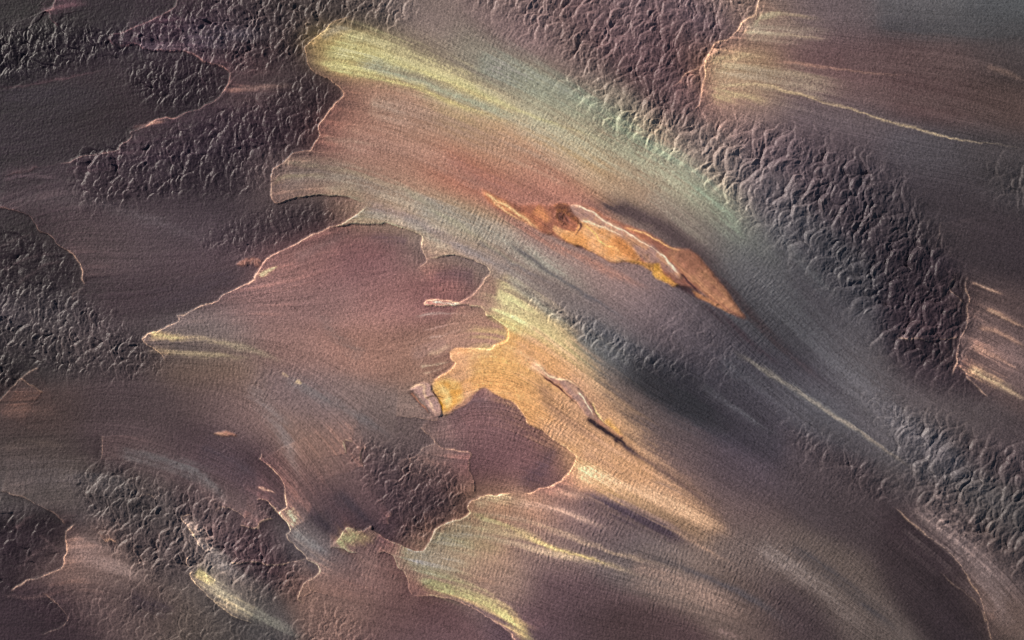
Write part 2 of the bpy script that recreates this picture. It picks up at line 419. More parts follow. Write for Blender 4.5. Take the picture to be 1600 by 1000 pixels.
SLAB = P('640,607 650,601 660,597 668,597 674,603 676,610 682,617 688,630 691,640 693,648 688,652 682,650 676,643 667,630 655,618')
BARC = P('829,566 842,570 855,579 866,588 880,592 892,598 903,607 912,618 922,628 929,640 936,654 945,662 960,676 975,684 968,686 950,673 936,665 928,657 916,647 908,637 900,625 890,622 888,615 874,603 860,594 845,583 834,573')
CRUST_C = P('870,593 882,593 896,600 908,612 918,626 926,640 934,656 926,655 914,645 903,630 893,619 884,608 874,600')
ISLET = P('334,679 346,676 356,674 366,677 371,680 358,682 346,681')
SHARD = P('371,412 383,404 396,400 410,408 404,418 392,414 380,416')

# scarps: fronts where the silt banks drop into deeper water; hs = which side of the line stands high
SC = '''88,-20 88,0 86,5 84,12 70,17 77,19 78,28 82,34 92,40|-1|.25|.8
277,-10 277,0 275,8 270,14 245,28 215,42 190,52 171,58 175,68 183,75|-1|.22|.5
175,60 190,72 214,70 224,76 240,78 247,77 270,79 290,80 305,87 320,97 340,103 355,110 359,117 357,130 350,142 340,153 325,163 310,170 291,175 277,183 250,185 237,192 222,200 203,207 205,215 190,226 185,233 160,240 130,244 110,251 90,257|-1|.3|.9
560,18 537,28 520,35 510,45 500,53 487,62 480,70 476,78 479,90 483,103 495,115 510,122 525,132 534,141 535,150 525,160 517,170 508,182 498,195 496,203 498,212 490,225 482,236 459,240 445,252 430,260 424,268 422,285 424,305 429,315 440,316 460,310 485,305 510,305 535,307 555,313 572,319|-1|.35|1
578,314 573,320 565,330 555,337 530,351 510,358 495,363 480,370 460,383 440,392 415,405 400,430 395,440 370,450 355,458 345,464 335,472 315,478 305,483 290,490 277,493 280,500 262,510 250,517 235,519 222,529 236,540 248,550 256,560 266,570|-1|.35|1
-10,322 20,328 43,337 52,346 63,361 80,371 93,385 113,396 118,405 125,413 130,423 128,436 133,448|-1|.3|.95
133,448 115,457 112,465 125,470|-1|.1|.3
62,572 47,580 33,592 13,612 0,625 -10,640|-1|.2|.8
33,592 50,602 67,613|1|.1|.6
510,358 527,353 567,350 607,350 634,358 654,366 661,373 659,383 662,396 667,408 650,420|-1|.3|.75
667,408 690,400 720,400 747,410 767,425 757,437 752,448 742,458 734,465 717,473 700,469 677,468 664,474 672,478 690,478 717,477 734,478 750,480 757,488 759,495 771,497 784,505 792,512 795,520 794,527 787,535 774,540 764,546 745,543 725,543 712,545 703,550|-1|.3|.9
717,477 740,500 700,490|1|.0|.2
703,550 705,563 711,568 704,578 694,584 679,594|-1|.35|1
693,649 712,637 729,623 740,614 751,607 761,607|-1|.06|.9
761,607 781,619 789,624 800,627 810,637 820,650 825,662 842,669 855,679 867,688 887,702 899,711 899,720 893,730 878,749 857,760 840,766 833,770 810,773|-1|.2|.75
810,773 797,771 771,773 755,776 747,780 736,785 731,794 734,801 727,808 710,813 694,818 686,822 680,828 675,838 669,848 664,856 657,861 637,858 624,851 607,843 594,836 583,828 580,821 572,826 564,828 556,831 552,827 544,825 536,830 532,836 524,845 514,856|-1|.4|1.15
514,856 534,857 547,863 560,862|-1|.15|.7
587,863 609,865 619,876 624,888 634,896 639,910 640,923 646,931|-1|.2|.9
646,931 667,930 700,933 724,943 760,963 780,976 797,990 810,1010|-1|.15|.7
407,698 408,713 407,719 420,726 430,736 440,753 446,770 448,791 440,800 437,806 450,820 453,830 446,837 460,853 477,868 478,874 490,880 498,888 497,896 480,908 470,920 467,936 480,945|-1|.3|.95
478,872 465,877 450,879 433,883 422,888 418,898|-1|.15|.7
400,782 416,782 425,791 437,804 447,816 455,830|-1|.15|1
375,821 391,825 403,824 409,815 428,811|-1|.12|.8
359,879 375,881 403,879 422,882 453,880|-1|.12|.7
335,800 350,792 372,800 384,812|-1|.12|.6
215,780 232,772 246,782|-1|.08|.5
165,848 172,843 182,846|-1|.08|.7
60,262 40,270 0,275|1|.05|.3
0,768 17,771 33,776 50,783 67,794 83,801 97,813 103,821|-1|.25|.7
120,817 110,825 104,832 103,843 105,860 100,870 98,886 80,896 60,903 42,906 30,915 18,921 17,927|-1|.3|.9
67,926 90,943 103,960 105,968 98,978 80,985 63,992|-1|.15|.4
160,680 160,700 158,718|-1|.15|.9
300,803 286,804 285,813 292,822 300,833 306,842 314,853 329,866|-1|.15|.7
299,863 289,877 296,885|-1|.1|.6
305,889 297,895 300,905 317,923 337,943 354,956 374,968 397,975|-1|.2|.85
1195,-10 1187,0 1181,13 1177,25 1161,33 1152,47 1137,62 1117,68 1107,82 1101,97 1102,114 1098,134 1093,157 1089,168 1077,174|-1|.3|.65
1101,97 1087,109 1070,115 1060,129 1047,134|-1|.2|.45
1514,430 1507,447 1512,466 1509,480 1510,497 1507,513 1500,527 1497,540 1494,555 1495,567 1487,587|-1|.3|.85
1500,527 1475,530 1449,533 1435,530 1417,530 1400,526|1|.2|.6
1497,572 1509,580 1512,592 1530,607 1544,622|-1|.15|.6
1467,345 1468,358 1467,370 1457,388|-1|.15|.5
1496,426 1484,450 1497,467 1505,476|1|.1|.4
1396,790 1414,810 1440,830 1467,850 1494,876 1514,906 1530,930 1537,956 1545,983 1548,1010|-1|.25|.55
1467,893 1480,906 1500,920 1517,933 1534,956 1540,975|-1|.12|.25
617,649 650,652 677,659 690,657|-1|.08|.6
655,668 675,684 677,693 660,699 654,709 640,717 620,718|-1|.18|.45
677,687 690,698 714,703 734,706 734,719 735,736 740,750 743,776|1|.15|.5
541,710 539,689 552,690|-1|.12|.5
566,730 563,720 565,706 575,701|-1|.12|.5
607,820 607,808 614,800|-1|.1|.5
660,800 665,820 664,830|-1|.06|.5
708,796 722,802 734,801|1|.08|.6
0,275 60,262 110,251|1|.05|.2'''

low_all = np.zeros((H, W), f32)
RIMS = []
for row in SC.split('\n'):
    pts, hs, ht, rim = row.split('|'); pts = spline(P(pts), 3); hs = float(hs); ht = float(ht); rim = float(rim)
    R = 110
    r = polydist(pts, R)
    if r is None: continue
    sl, D, T, G = r
    sd = np.clip(D, 0, 400) * G * hs             # > 0 on the high side
    tp = smooth(0, .07, T) * smooth(1, .93, T) * smooth(R, R * .5, D)
    # metres: a slip face about three steps wide, the bank dying away upstream
    up_ = smooth(-3.0, 2.0, sd) * np.exp(-np.maximum(sd, 0) / 26)
    ht *= .5
    hgt[sl] += ht * tp * up_ - 0.25 * ht * tp * np.exp(-np.abs(np.minimum(sd, 0)) / 14) * (sd < 0)
    # scoured deeper water below the front
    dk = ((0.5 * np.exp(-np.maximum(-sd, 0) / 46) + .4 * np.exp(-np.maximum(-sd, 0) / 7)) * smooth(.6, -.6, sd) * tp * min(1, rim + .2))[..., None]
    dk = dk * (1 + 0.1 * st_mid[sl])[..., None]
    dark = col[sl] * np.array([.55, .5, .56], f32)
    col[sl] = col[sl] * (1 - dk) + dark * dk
    # pale washed silt along the lip, combed by the current
    patchy = smooth(-.5, .45, fbm(gx[sl], gy[sl], 34, int(abs(pts[0][0])) % 97 + 100, 3))
    comb = np.clip(0.5 + 0.32 * st_mid[sl] + 0.12 * st_fine[sl] + .15 * grain_[sl], 0, 1.6)
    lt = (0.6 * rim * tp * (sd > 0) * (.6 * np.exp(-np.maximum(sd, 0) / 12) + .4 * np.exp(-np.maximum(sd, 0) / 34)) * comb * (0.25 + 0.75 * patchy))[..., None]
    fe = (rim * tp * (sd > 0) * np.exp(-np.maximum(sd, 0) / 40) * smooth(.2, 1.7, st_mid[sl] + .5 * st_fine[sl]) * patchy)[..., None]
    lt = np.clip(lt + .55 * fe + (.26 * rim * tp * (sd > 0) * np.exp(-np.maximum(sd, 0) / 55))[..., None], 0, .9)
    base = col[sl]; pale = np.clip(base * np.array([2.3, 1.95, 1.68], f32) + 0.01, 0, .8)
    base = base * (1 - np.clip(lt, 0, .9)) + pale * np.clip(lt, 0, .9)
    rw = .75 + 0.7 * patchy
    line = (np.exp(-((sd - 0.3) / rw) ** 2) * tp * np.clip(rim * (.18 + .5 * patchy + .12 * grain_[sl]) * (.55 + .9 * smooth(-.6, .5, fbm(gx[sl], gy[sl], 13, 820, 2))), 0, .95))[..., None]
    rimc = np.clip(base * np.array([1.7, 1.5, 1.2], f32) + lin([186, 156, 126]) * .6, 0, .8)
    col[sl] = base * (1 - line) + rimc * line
    RIMS.append((sl, (np.abs(sd - .3) < 2.2) & (tp > .4) & (rim >= .6)))

# ------------------------------------------------------------------ standing waves: fields of overlapping crescent mounds
LUMPS = '''-60,60 80,35 200,50 290,12 400,-30 580,-60 650,-20 640,30 600,45 540,30 500,45 478,68 476,95 400,112 360,112 290,82 230,76 130,95 -60,140|1.0|19|16
200,100 290,84 355,112 357,132 300,172 250,165 205,145|.8|17|14
120,240 210,218 300,190 400,150 480,112 532,145 505,180 492,228 430,262 421,290 380,300 260,300 120,330|.8|20|16
300,385 330,360 430,322 560,313 568,320 500,355 430,385 370,395|.7|14|12
-40,440 60,440 150,475 215,520 262,568 200,590 100,580 -40,545|1|18|16
-60,345 50,365 115,405 120,450 40,450 -60,440|.45|24|12
-60,550 40,565 28,595 -20,620|1|22|8
100,742 170,722 260,755 330,765 390,815 440,850 470,885 478,935 400,935 330,895 300,890 230,905 165,850|1.0|20|14
0,935 100,925 240,900 330,915 430,975 520,1020 300,1040|.45|16|18
480,935 540,945 600,1000 540,1040 440,990|.6|15|12
-60,770 60,790 95,820 95,880 20,915 -60,930|.4|30|14
545,692 600,690 680,720 735,760 728,795 670,850 620,838 600,790 560,740|.85|15|14
640,-60 720,-10 860,60 920,130 1020,190 1100,190 1090,130 1150,60 1195,0 1230,-60|1.0|19|20
860,110 960,150 1040,160 1100,185 1170,190 1290,225 1400,275 1460,370 1500,440 1508,500 1490,560 1530,620 1480,600 1400,560 1330,480 1250,400 1180,350 1120,290 1060,240 960,200|1.15|23|22
1290,225 1400,275 1460,370 1500,440 1500,520 1420,530 1340,440 1280,320|.5|13|20
810,460 870,475 930,500 1010,545 1060,565 1090,590 1040,585 960,560 880,510|.9|17|10
1080,490 1160,540 1180,600 1100,600 1000,540 1000,500|.35|18|22
1210,640 1300,690 1400,745 1420,790 1350,770 1250,710|.75|18|14
1400,640 1470,655 1540,690 1640,700 1700,900 1600,900 1510,840 1430,790 1400,720|1.05|25|18
1540,260 1600,240 1700,260 1700,340 1560,330|.6|18|20
1330,610 1420,630 1480,680 1400,690|.5|15|14
370,395 400,398 415,408 400,420 376,418|.6|9|4
395,780 430,785 440,805 425,815 405,810|.8|9|5'''

rng = np.random.RandomState(11)
chop = np.zeros((H, W), f32); chop_mask = np.zeros((H, W), f32)
crest = np.zeros((H, W), f32)
CH = []
for li, row in enumerate(LUMPS.split('\n')):
    poly, amp, sc, soft = row.split('|'); amp = float(amp); sc = float(sc) * (.6 if min(p_[0] for p_ in P(poly)) < 560 else .68); soft = int(soft)
    m = inside(P(poly), soft)
    CH.append((poly, m))
    ys, xs = np.where(m > .03)
    if len(ys) == 0: continue
    y0, y1, x0, x1 = ys.min(), ys.max() + 1, xs.min(), xs.max() + 1
    sl = (slice(y0, y1), slice(x0, x1))
    rx = gx[sl] + 7 * fbm(gx[sl], gy[sl], 24, 300 + li, 2); ry = gy[sl] + 7 * fbm(gx[sl], gy[sl], 24, 340 + li, 2)
    for (s_, wgt) in ((sc, 1.0), (sc * .5, .6), (sc * .28, .35)):
        best = np.full(rx.shape, -9.0, f32)
        cx = np.floor(rx / s_).astype(int); cy = np.floor(ry / s_).astype(int)
        n = 128; jx = rng.rand(n, n).astype(f32); jy = rng.rand(n, n).astype(f32); sz = (0.5 + 1.0 * rng.rand(n, n) ** 1.3).astype(f32)
        ja = (rng.rand(n, n).astype(f32) - .5) * 1.1; hb = (rng.rand(n, n).astype(f32) ** 1.5) * .9
        for oy in (-2, -1, 0, 1, 2):
            for ox in (-2, -1, 0, 1, 2):
                ix = (cx + ox) % n; iy = (cy + oy) % n
                px = (cx + ox + jx[iy, ix]) * s_; py = (cy + oy + jy[iy, ix]) * s_
                dx = rx - px; dy = ry - py
                a = -fu[sl]; b = -fv[sl]                     # downstream (towards the left)
                ca, sa = np.cos(ja[iy, ix]), np.sin(ja[iy, ix])
                a, b = a * ca - b * sa, a * sa + b * ca
                u = (dx * a + dy * b) / (s_ * sz[iy, ix]); v = (-dx * b + dy * a) / (s_ * sz[iy, ix])
                u2 = u + .55 * v * v                          # horns bent upstream
                f = np.where(u2 > 0, 1 - (u2 * 2.6) ** 3, 1 - (-u2 * .72) ** 1.2) - (np.abs(v) * .66) ** 2.6 + hb[iy, ix]
                best = np.maximum(best, f)
        best = np.clip(best, -.6, 2.0)
        chop[sl] += m[sl] * amp * wgt * (s_ / 20.0) * (best - .9)
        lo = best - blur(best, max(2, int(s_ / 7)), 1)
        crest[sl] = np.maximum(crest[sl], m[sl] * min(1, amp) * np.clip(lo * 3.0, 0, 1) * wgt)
    chop_mask = np.maximum(chop_mask, m * min(1.0, amp))
hgt += 0.56 * chop

# highlights on the thin wave crests, painted paler into the colour in patches
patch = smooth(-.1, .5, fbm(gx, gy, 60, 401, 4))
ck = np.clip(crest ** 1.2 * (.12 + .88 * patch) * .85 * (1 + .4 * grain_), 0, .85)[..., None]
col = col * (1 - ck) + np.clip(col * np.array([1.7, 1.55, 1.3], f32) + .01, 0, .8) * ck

def tint(poly, c, a, soft):
    global col
    m = (inside(P(poly), soft) * a)[..., None] * np.clip(1 + .25 * st_mid, 0, 1.4)[..., None]
    m = np.clip(m, 0, 1); col = col * (1 - m) + lin(c) * m
tint('715,480 750,483 759,497 783,507 793,520 786,533 764,544 712,543 700,540 690,525 700,500', (158, 116, 100), .75, 2)
tint('766,428 752,449 735,466 719,474 750,479 762,490 776,472 778,445', (150, 116, 100), .7, 3)
# broad trim of the silt colour, bakes in light falloff from centre to corners, plan position : red, green, blue factors
TRIM = '''602,157:0.516,0.523,0.598 662,27:0.614,0.860,0.982 962,177:0.538,0.368,0.551 1112,317:1.403,0.677,0.754 1452,87:0.613,0.600,0.628 1462,237:0.990,1.053,1.047 1192,447:0.535,0.868,0.960 1062,607:0.367,0.399,0.769 162,357:0.741,0.803,0.788 212,637:1.024,0.876,0.910 492,627:1.891,1.143,1.009 772,667:1.176,1.643,1.269 962,937:0.574,0.823,0.822 1312,797:1.025,1.109,1.102 1012,507:2.227,2.418,1.808 72,867:1.294,1.237,1.338 600,467:1.264,1.522,1.284 850,247:1.206,1.280,1.132 1300,137:0.828,0.481,0.760 1450,507:0.724,0.681,0.925 50,167:0.422,0.287,0.525 572,937:0.435,0.664,0.916 732,270:0.405,0.295,0.602 452,487:0.734,0.996,0.841 572,747:0.427,0.712,0.872 382,737:3.558,2.728,1.547 882,847:2.652,2.015,1.350 1172,747:1.598,1.817,1.600 1572,887:0.963,1.015,1.089 1512,27:0.971,1.404,1.314 1272,297:0.548,0.779,0.865 362,257:0.713,0.419,0.705 882,137:1.583,1.247,0.597 1402,607:1.648,1.564,1.589 52,737:0.452,0.425,0.513 652,337:0.781,0.927,0.831 652,97:2.162,2.099,0.780 1010,62:0.930,2.038,1.871 770,72:1.121,0.893,1.344 1340,202:1.164,1.586,1.399 720,872:0.463,0.161,0.477 750,982:1.773,2.412,1.887 800,412:1.159,1.203,1.433 1080,902:1.744,1.168,1.400 1200,312:1.415,1.668,1.496 640,232:2.183,1.811,1.235 540,292:0.203,0.232,0.822 1020,282:1.155,1.829,1.337 1080,702:1.635,2.134,2.455 320,538:0.529,0.699,1.204 290,422:2.365,2.291,1.843 1540,692:1.150,1.084,1.180 480,712:0.253,0.541,0.848'''
tn = np.zeros(sx.shape, f32); td = np.full(sx.shape, 2e-2, f32)
cn = np.zeros(sx.shape + (3,), f32); cd = np.full(sx.shape, 2e-2, f32)
for t in TRIM.split():
    a, b = t.split(':'); x, y = map(float, a.split(',')); g3 = np.log(np.array(list(map(float, b.split(','))), f32))
    k = np.exp(-((sx - x) ** 2 + (sy - y) ** 2) / (2 * 75.0 ** 2))
    tn += k * g3.mean(); td += k
    k = np.exp(-((sx - x) ** 2 + (sy - y) ** 2) / (2 * 150.0 ** 2))
    cn += k[..., None] * (g3 - g3.mean()); cd += k
lum_ = (col @ np.array([.3, .5, .2], f32))[..., None]
vivid = smooth(1.6, 2.4, col[..., 0] / (col[..., 2] + 1e-4))[..., None]
warm_ = lum_ * np.array([1.2, .91, .94], f32)
cool = smooth(.85, 1.1, col[..., 2] / (col[..., 0] + 1e-4))[..., None]
col = col * vivid + (warm_ + (col - warm_) * (.78 - .36 * cool)) * (1 - vivid)
col = col * np.exp(up((tn / td)[..., None] + cn / cd[..., None]))

# ------------------------------------------------------------------ the emergent bars
def paint(poly, c, a=1.0, soft=1, hadd=0.0, rough=None, grain=0.0, seed=0, c2=None, sc=30):
    global col, hgt, wet
    m = inside(P(poly) if isinstance(poly, str) else poly, soft)
    al = (m * a)[..., None]
    cc = np.broadcast_to(lin(c), col.shape)
    if c2 is not None:
        k = smooth(-.45, .45, fbm(gx, gy, sc, 500 + seed, 4) + .12 * st_mid)[..., None]
        cc = cc * (1 - k) + lin(c2) * k
    col = col * (1 - al) + cc * al
    if hadd: hgt = hgt + hadd * m
    if rough is not None: wet = wet * (1 - m) + rough * m
    return m

BANK = P('703,549 712,543 737,543 764,546 774,540 790,530 794,520 784,505 771,497 800,500 840,520 900,560 960,620 1010,690 1060,750 1040,790 960,745 899,711 887,702 868,688 842,669 825,663 820,650 810,637 800,627 789,624 781,619 761,607 751,607 729,623 712,637 692,649 687,630 679,617 675,607 679,594 694,584 704,578 710,568 704,563')
mb = inside(BANK, 1) * smooth(0, 1, inside(P('640,480 800,515 860,545 915,590 960,650 1010,720 1030,760 960,760 880,720 760,640 640,680'), 14) * 1.15)
kk = (smooth(-.5, .5, fbm(gx, gy, 70, 501, 4) + .10 * st_mid) * .8 + .2 * smooth(780, 900, gx))[..., None]
cb_ = lin([232, 170, 106]) * (1 - kk) + lin([220, 168, 132]) * kk
edge_ = smooth(760, 960, gx)[..., None] * .55
cb_ = cb_ * (1 - edge_) + lin([176, 140, 114]) * edge_
col = col * (1 - mb[..., None] * .9) + cb_ * mb[..., None] * .9
paint('679,596 700,590 720,600 725,622 710,636 693,648 687,632 680,618 675,606', (226, 164, 78), .85, 3, 0, seed=2, c2=(232, 186, 112), sc=12)
paint('684,606 694,604 704,618 706,630 700,638 696,632 692,622 700,618', (238, 206, 140), .85, 2)
paint('690,648 705,640 722,628 733,620 745,610 735,625 718,638', (205, 150, 120), .7, 1)
paint('840,576 870,606 905,640 930,672 900,672 870,650 850,620 830,600', (196, 150, 112), .55, 8)
plume(P('838,600 870,640 920,680 960,712'), 9, (160, 122, 98), .6, sat=1, brkw=.35)

HA = paint(BARA, (176, 108, 78), .9, 2, .18, .6, seed=3, c2=(140, 88, 72), sc=26)
paint(TAIL_A, (178, 130, 98), .9, 2, 0, .6, seed=4, c2=(150, 104, 84), sc=40)
paint('753,297 775,307 800,322 830,344 862,366 855,366 825,350 800,336 775,323 760,312', (214, 150, 104), .7, 2, .1, .6, seed=5, c2=(160, 100, 76), sc=12)
plume(P('757,302 780,316 805,330 830,350 848,362'), 2, (250, 205, 150), .9, sat=1, brkw=.35)
plume(P('765,308 790,330 820,346'), 1.4, (240, 190, 140), .7, sat=1, brkw=.35)
plume(P('835,325 850,338 858,352'), 6, (210, 140, 95), .7, sat=1, brkw=.35)
paint(SAND_A, (226, 158, 96), .95, 1, .04, .55, seed=6, c2=(222, 168, 122), sc=30)
paint(SAND_A2, (218, 158, 92), .9, 1, .05, .6, seed=7, c2=(200, 142, 78), sc=9)
paint('960,366 975,372 990,392 1000,405 990,406 975,402 968,392 958,380', (198, 130, 78), .75, 2)
plume(P('908,348 925,362 938,378 948,386 962,386 970,400'), 1.2, (245, 190, 120), .8, sat=1, brkw=.35)
paint(CRUST_A, (168, 132, 122), .92, 2, .12, .7, seed=8, c2=(188, 140, 108), sc=14)
plume(P('903,344 920,348 945,356 965,364 980,374'), 1.6, (250, 214, 176), .9, sat=1, brkw=.35)
plume(P('890,322 905,324 925,332 940,342 955,352 975,360 990,370 1006,380 1022,390 1038,404 1050,416 1062,428'), 1.1, (240, 208, 178), .85, sat=1, brkw=.35)
plume(P('1030,396 1042,407 1052,418 1060,428'), 1.9, (252, 230, 200), 1.0, sat=1, brkw=.35)
plume(P('975,356 1000,362 1020,372 1040,384 1058,390 1072,389'), 1.4, (236, 178, 124), .75, sat=1, brkw=.35)
plume(P('1062,424 1075,438 1090,456 1100,464'), 1.2, (70, 44, 48), .9, sat=1, brkw=.35)
plume(P('1030,408 1045,428 1060,438 1085,452'), 4, (150, 104, 92), .7, sat=1, brkw=.35)
paint('1018,428 1020,412 1030,412 1036,430 1048,440 1040,442 1026,434', (214, 160, 62), .7, 1, 0, seed=9, c2=(226, 170, 90), sc=6)
paint('1056,446 1072,446 1090,458 1110,474 1080,462', (62, 40, 46), .85, 2, -.2)
paint('1080,452 1110,468 1150,492 1120,480 1090,464', (200, 136, 88), .6, 1)
paint(GRASS_A, (150, 96, 62), .8, 1, .12, .8, seed=10, c2=(96, 60, 50), sc=6)
paint('869,332 878,333 882,344 878,348 872,344', (96, 60, 54), .8, 1, -.1)
paint('882,336 888,342 892,350 886,348', (76, 48, 50), .9, 1, -.15)
plume(P('905,346 907,354 902,362 896,368'), 1.4, (96, 62, 56), .9, sat=1, brkw=.35)
paint('894,382 908,386 920,392 905,390', (80, 50, 52), .85, 1, -.1)
paint(SLAB, (190, 150, 138), .95, 1, .2, .6, seed=12, c2=(178, 142, 136), sc=18)
plume(P('640,606 650,600 662,602 664,614 672,628 680,644 690,650'), 1.8, (236, 196, 164), .8, sat=1, brkw=.35)
plume(P('676,610 684,620 690,634 693,646'), 1.0, (96, 62, 52), .9, sat=1, brkw=.35)
plume(P('665,622 680,619 698,620'), 1.3, (104, 76, 60), .85, sat=1, brkw=.35)
plume(P('685,624 690,632 694,645'), 1.2, (226, 160, 50), .8, sat=1, brkw=.35)
plume(P('638,606 648,622 660,634 672,646 684,655'), 3, (72, 50, 54), .6, sat=1, brkw=.35)
plume(P('640,612 652,624 664,638 674,648'), 1.5, (176, 120, 96), .7, sat=1, brkw=.35)

paint(BARC, (188, 132, 108), .95, 1, .15, .6, seed=13, c2=(164, 122, 112), sc=12)
paint(CRUST_C, (158, 126, 118), .85, 2, .05, .6, seed=14, c2=(186, 146, 124), sc=10)
plume(P('832,564 845,574 858,586 870,592 885,594 898,602 910,613'), 1.4, (246, 208, 168), .85, sat=1, brkw=.35)
plume(P('830,568 845,578 856,588'), 5, (236, 190, 150), .6, sat=1, brkw=.35)
plume(P('902,612 914,626 922,638 928,652'), 1.1, (250, 224, 190), .9, sat=1, brkw=.35)
plume(P('925,628 932,642 940,655 955,668'), 1.5, (250, 212, 150), .9, sat=1, brkw=.35)
plume(P('945,656 958,668 975,684'), 4.0, (226, 172, 100), .85, sat=1, brkw=.35)
plume(P('846,585 866,600 880,612 890,620 902,632 914,648'), 1.3, (96, 58, 52), .9, sat=1, brkw=.35)
plume(P('914,648 930,662 946,674 966,688 990,704 1012,718'), 4.2, (48, 34, 40), .95, sat=1, brkw=.35)
plume(P('966,688 1000,714 1040,740 1090,775 1150,820'), 5, (86, 68, 70), .6, sat=1, brkw=.35)
plume(P('965,672 985,684 1010,700'), 4, (110, 94, 84), .5, sat=1, brkw=.35)
paint(ISLET, (186, 142, 118), .9, 1, .15, .6, seed=15, c2=(170, 120, 104), sc=6)
paint(SHARD, (160, 110, 96), .75, 1, .12, .6, seed=16, c2=(90, 60, 60), sc=5)

# ------------------------------------------------------------------ current streaks, ripples and grain in the silt
gl = 1 - .55 * chop_mask
mott = fbm(gx, gy, 46, 610, 4)
ripamp = np.full((H, W), .04, f32)
for (x, y, rx_, ry_, a_) in [(880, 850, 220, 90, 1), (1080, 900, 200, 90, 1), (620, 870, 110, 60, .9), (860, 650, 90, 60, 1.1), (980, 760, 130, 60, .7), (1230, 900, 160, 110, .9),
        (400, 600, 120, 60, .7), (760, 350, 200, 60, .8), (1180, 480, 90, 120, .9), (850, 60, 160, 60, .8), (1300, 760, 160, 60, .6), (720, 430, 60, 50, .7), (900, 220, 250, 70, .5),
        (330, 520, 90, 30, .6), (1450, 850, 90, 50, .6), (690, 690, 60, 30, .7), (60, 740, 90, 30, .5)]:
    ripamp = np.maximum(ripamp, a_ * np.exp(-((gx - x) / rx_) ** 2 - ((gy - y) / ry_) ** 2))
ripamp *= .7 + .5 * fbm(gx, gy, 50, 640, 3)
k = 1 + (.5 + .5 * gl) * (.085 * st_thin + .03 * st_mid) * (.6 + .8 * smooth(-.4, .5, fbm(gx, gy, 90, 955, 3))) + .07 * st_broad + .08 * mott + .12 * grain_ - .03 * ripamp * ripples
col = col * np.clip(k, .45, 1.7)[..., None]
bars = np.zeros((H, W), f32)
for p_ in (BARA, SLAB, BARC, ISLET, ORANGE): bars = np.maximum(bars, inside(p_, 1))
hgt += (1 - .75 * bars) * (.020 * ripamp * ripples + .002 * st_fine + .006 * st_mid * gl + .011 * grain_) + .05 * fbm(gx, gy, 12, 660, 4, .65) * (.3 + 1.2 * chop_mask) * .6
hgt += .5 * fbm(gx, gy, 260, 680, 2) * .3 + chop_mask * .045 * fbm(gx, gy, 5, 684, 2)
hgt += bars * .05 * fbm(gx, gy, 9, 690, 3)
col = np.clip(col, .004, .85)

# ------------------------------------------------------------------ materials
def silt_material(name, rough=.5, bump=.35, spec=.5, grain=.18, gscale=5.0):
    m = bpy.data.materials.new(name); m.use_nodes = True
    n = m.node_tree.nodes; L = m.node_tree.links; b = n['Principled BSDF']
    at = n.new('ShaderNodeAttribute'); at.attribute_name = 'silt'
    tc = n.new('ShaderNodeTexCoord')
    n1 = n.new('ShaderNodeTexNoise'); n1.inputs['Scale'].default_value = gscale; n1.inputs['Detail'].default_value = 3; n1.inputs['Roughness'].default_value = .7
    L.new(tc.outputs['Object'], n1.inputs['Vector'])
    mr = n.new('ShaderNodeMapRange'); mr.inputs['From Min'].default_value = .3; mr.inputs['From Max'].default_value = .7
    mr.inputs['To Min'].default_value = 1 - grain; mr.inputs['To Max'].default_value = 1 + grain
    L.new(n1.outputs['Fac'], mr.inputs['Value'])
    vm = n.new('ShaderNodeVectorMath'); vm.operation = 'SCALE'
    L.new(at.outputs['Color'], vm.inputs[0]); L.new(mr.outputs[0], vm.inputs['Scale'])
    L.new(vm.outputs[0], b.inputs['Base Color'])
    b.inputs['Roughness'].default_value = rough; b.inputs['Specular IOR Level'].default_value = spec
    n2 = n.new('ShaderNodeTexNoise'); n2.inputs['Scale'].default_value = 3.2; n2.inputs['Detail'].default_value = 4; n2.inputs['Roughness'].default_value = .65
    L.new(tc.outputs['Object'], n2.inputs['Vector'])
    bp = n.new('ShaderNodeBump'); bp.inputs['Strength'].default_value = bump; bp.inputs['Distance'].default_value = .12
    L.new(n2.outputs['Fac'], bp.inputs['Height']); L.new(bp.outputs[0], b.inputs['Normal'])
    return m

M_BED = silt_material('wet_silt_bed', .6, .15, .2)
M_WATER = silt_material('dark_silty_water', .5, .25, .22, .16)
M_LOBE = silt_material('washed_silt', .6, .15, .2)
M_RIM = silt_material('pale_silt_lip', .7, .3, .2)
M_SAND = silt_material('orange_sand', .6, .15, .2)
M_CRUST = silt_material('pale_mud_crust', .65, .25, .35, .10)
M_GRASS = silt_material('dry_sedge', .8, .9, .2, .4, 9)

# ------------------------------------------------------------------ which thing each cell of the plan belongs to
things = []      # (id, name, label, category, group, parts {part id: (name, material)})
lab = np.zeros((H, W), np.int32)
info = {}
def region(i, poly, on=None):
    m = inside(P(poly) if isinstance(poly, str) else poly)
    if on is not None: m &= np.isin(lab, on)
    lab[m] = i

WATERS = {2: (0, 1), 3: (2, 3), 4: (4,), 5: (5, 6), 6: (7,), 7: (8, 9), 8: (10,), 9: (12, 13), 10: (15,), 11: (17, 18, 20)}
LP = [r.split('|')[0] for r in LUMPS.split('\n')]

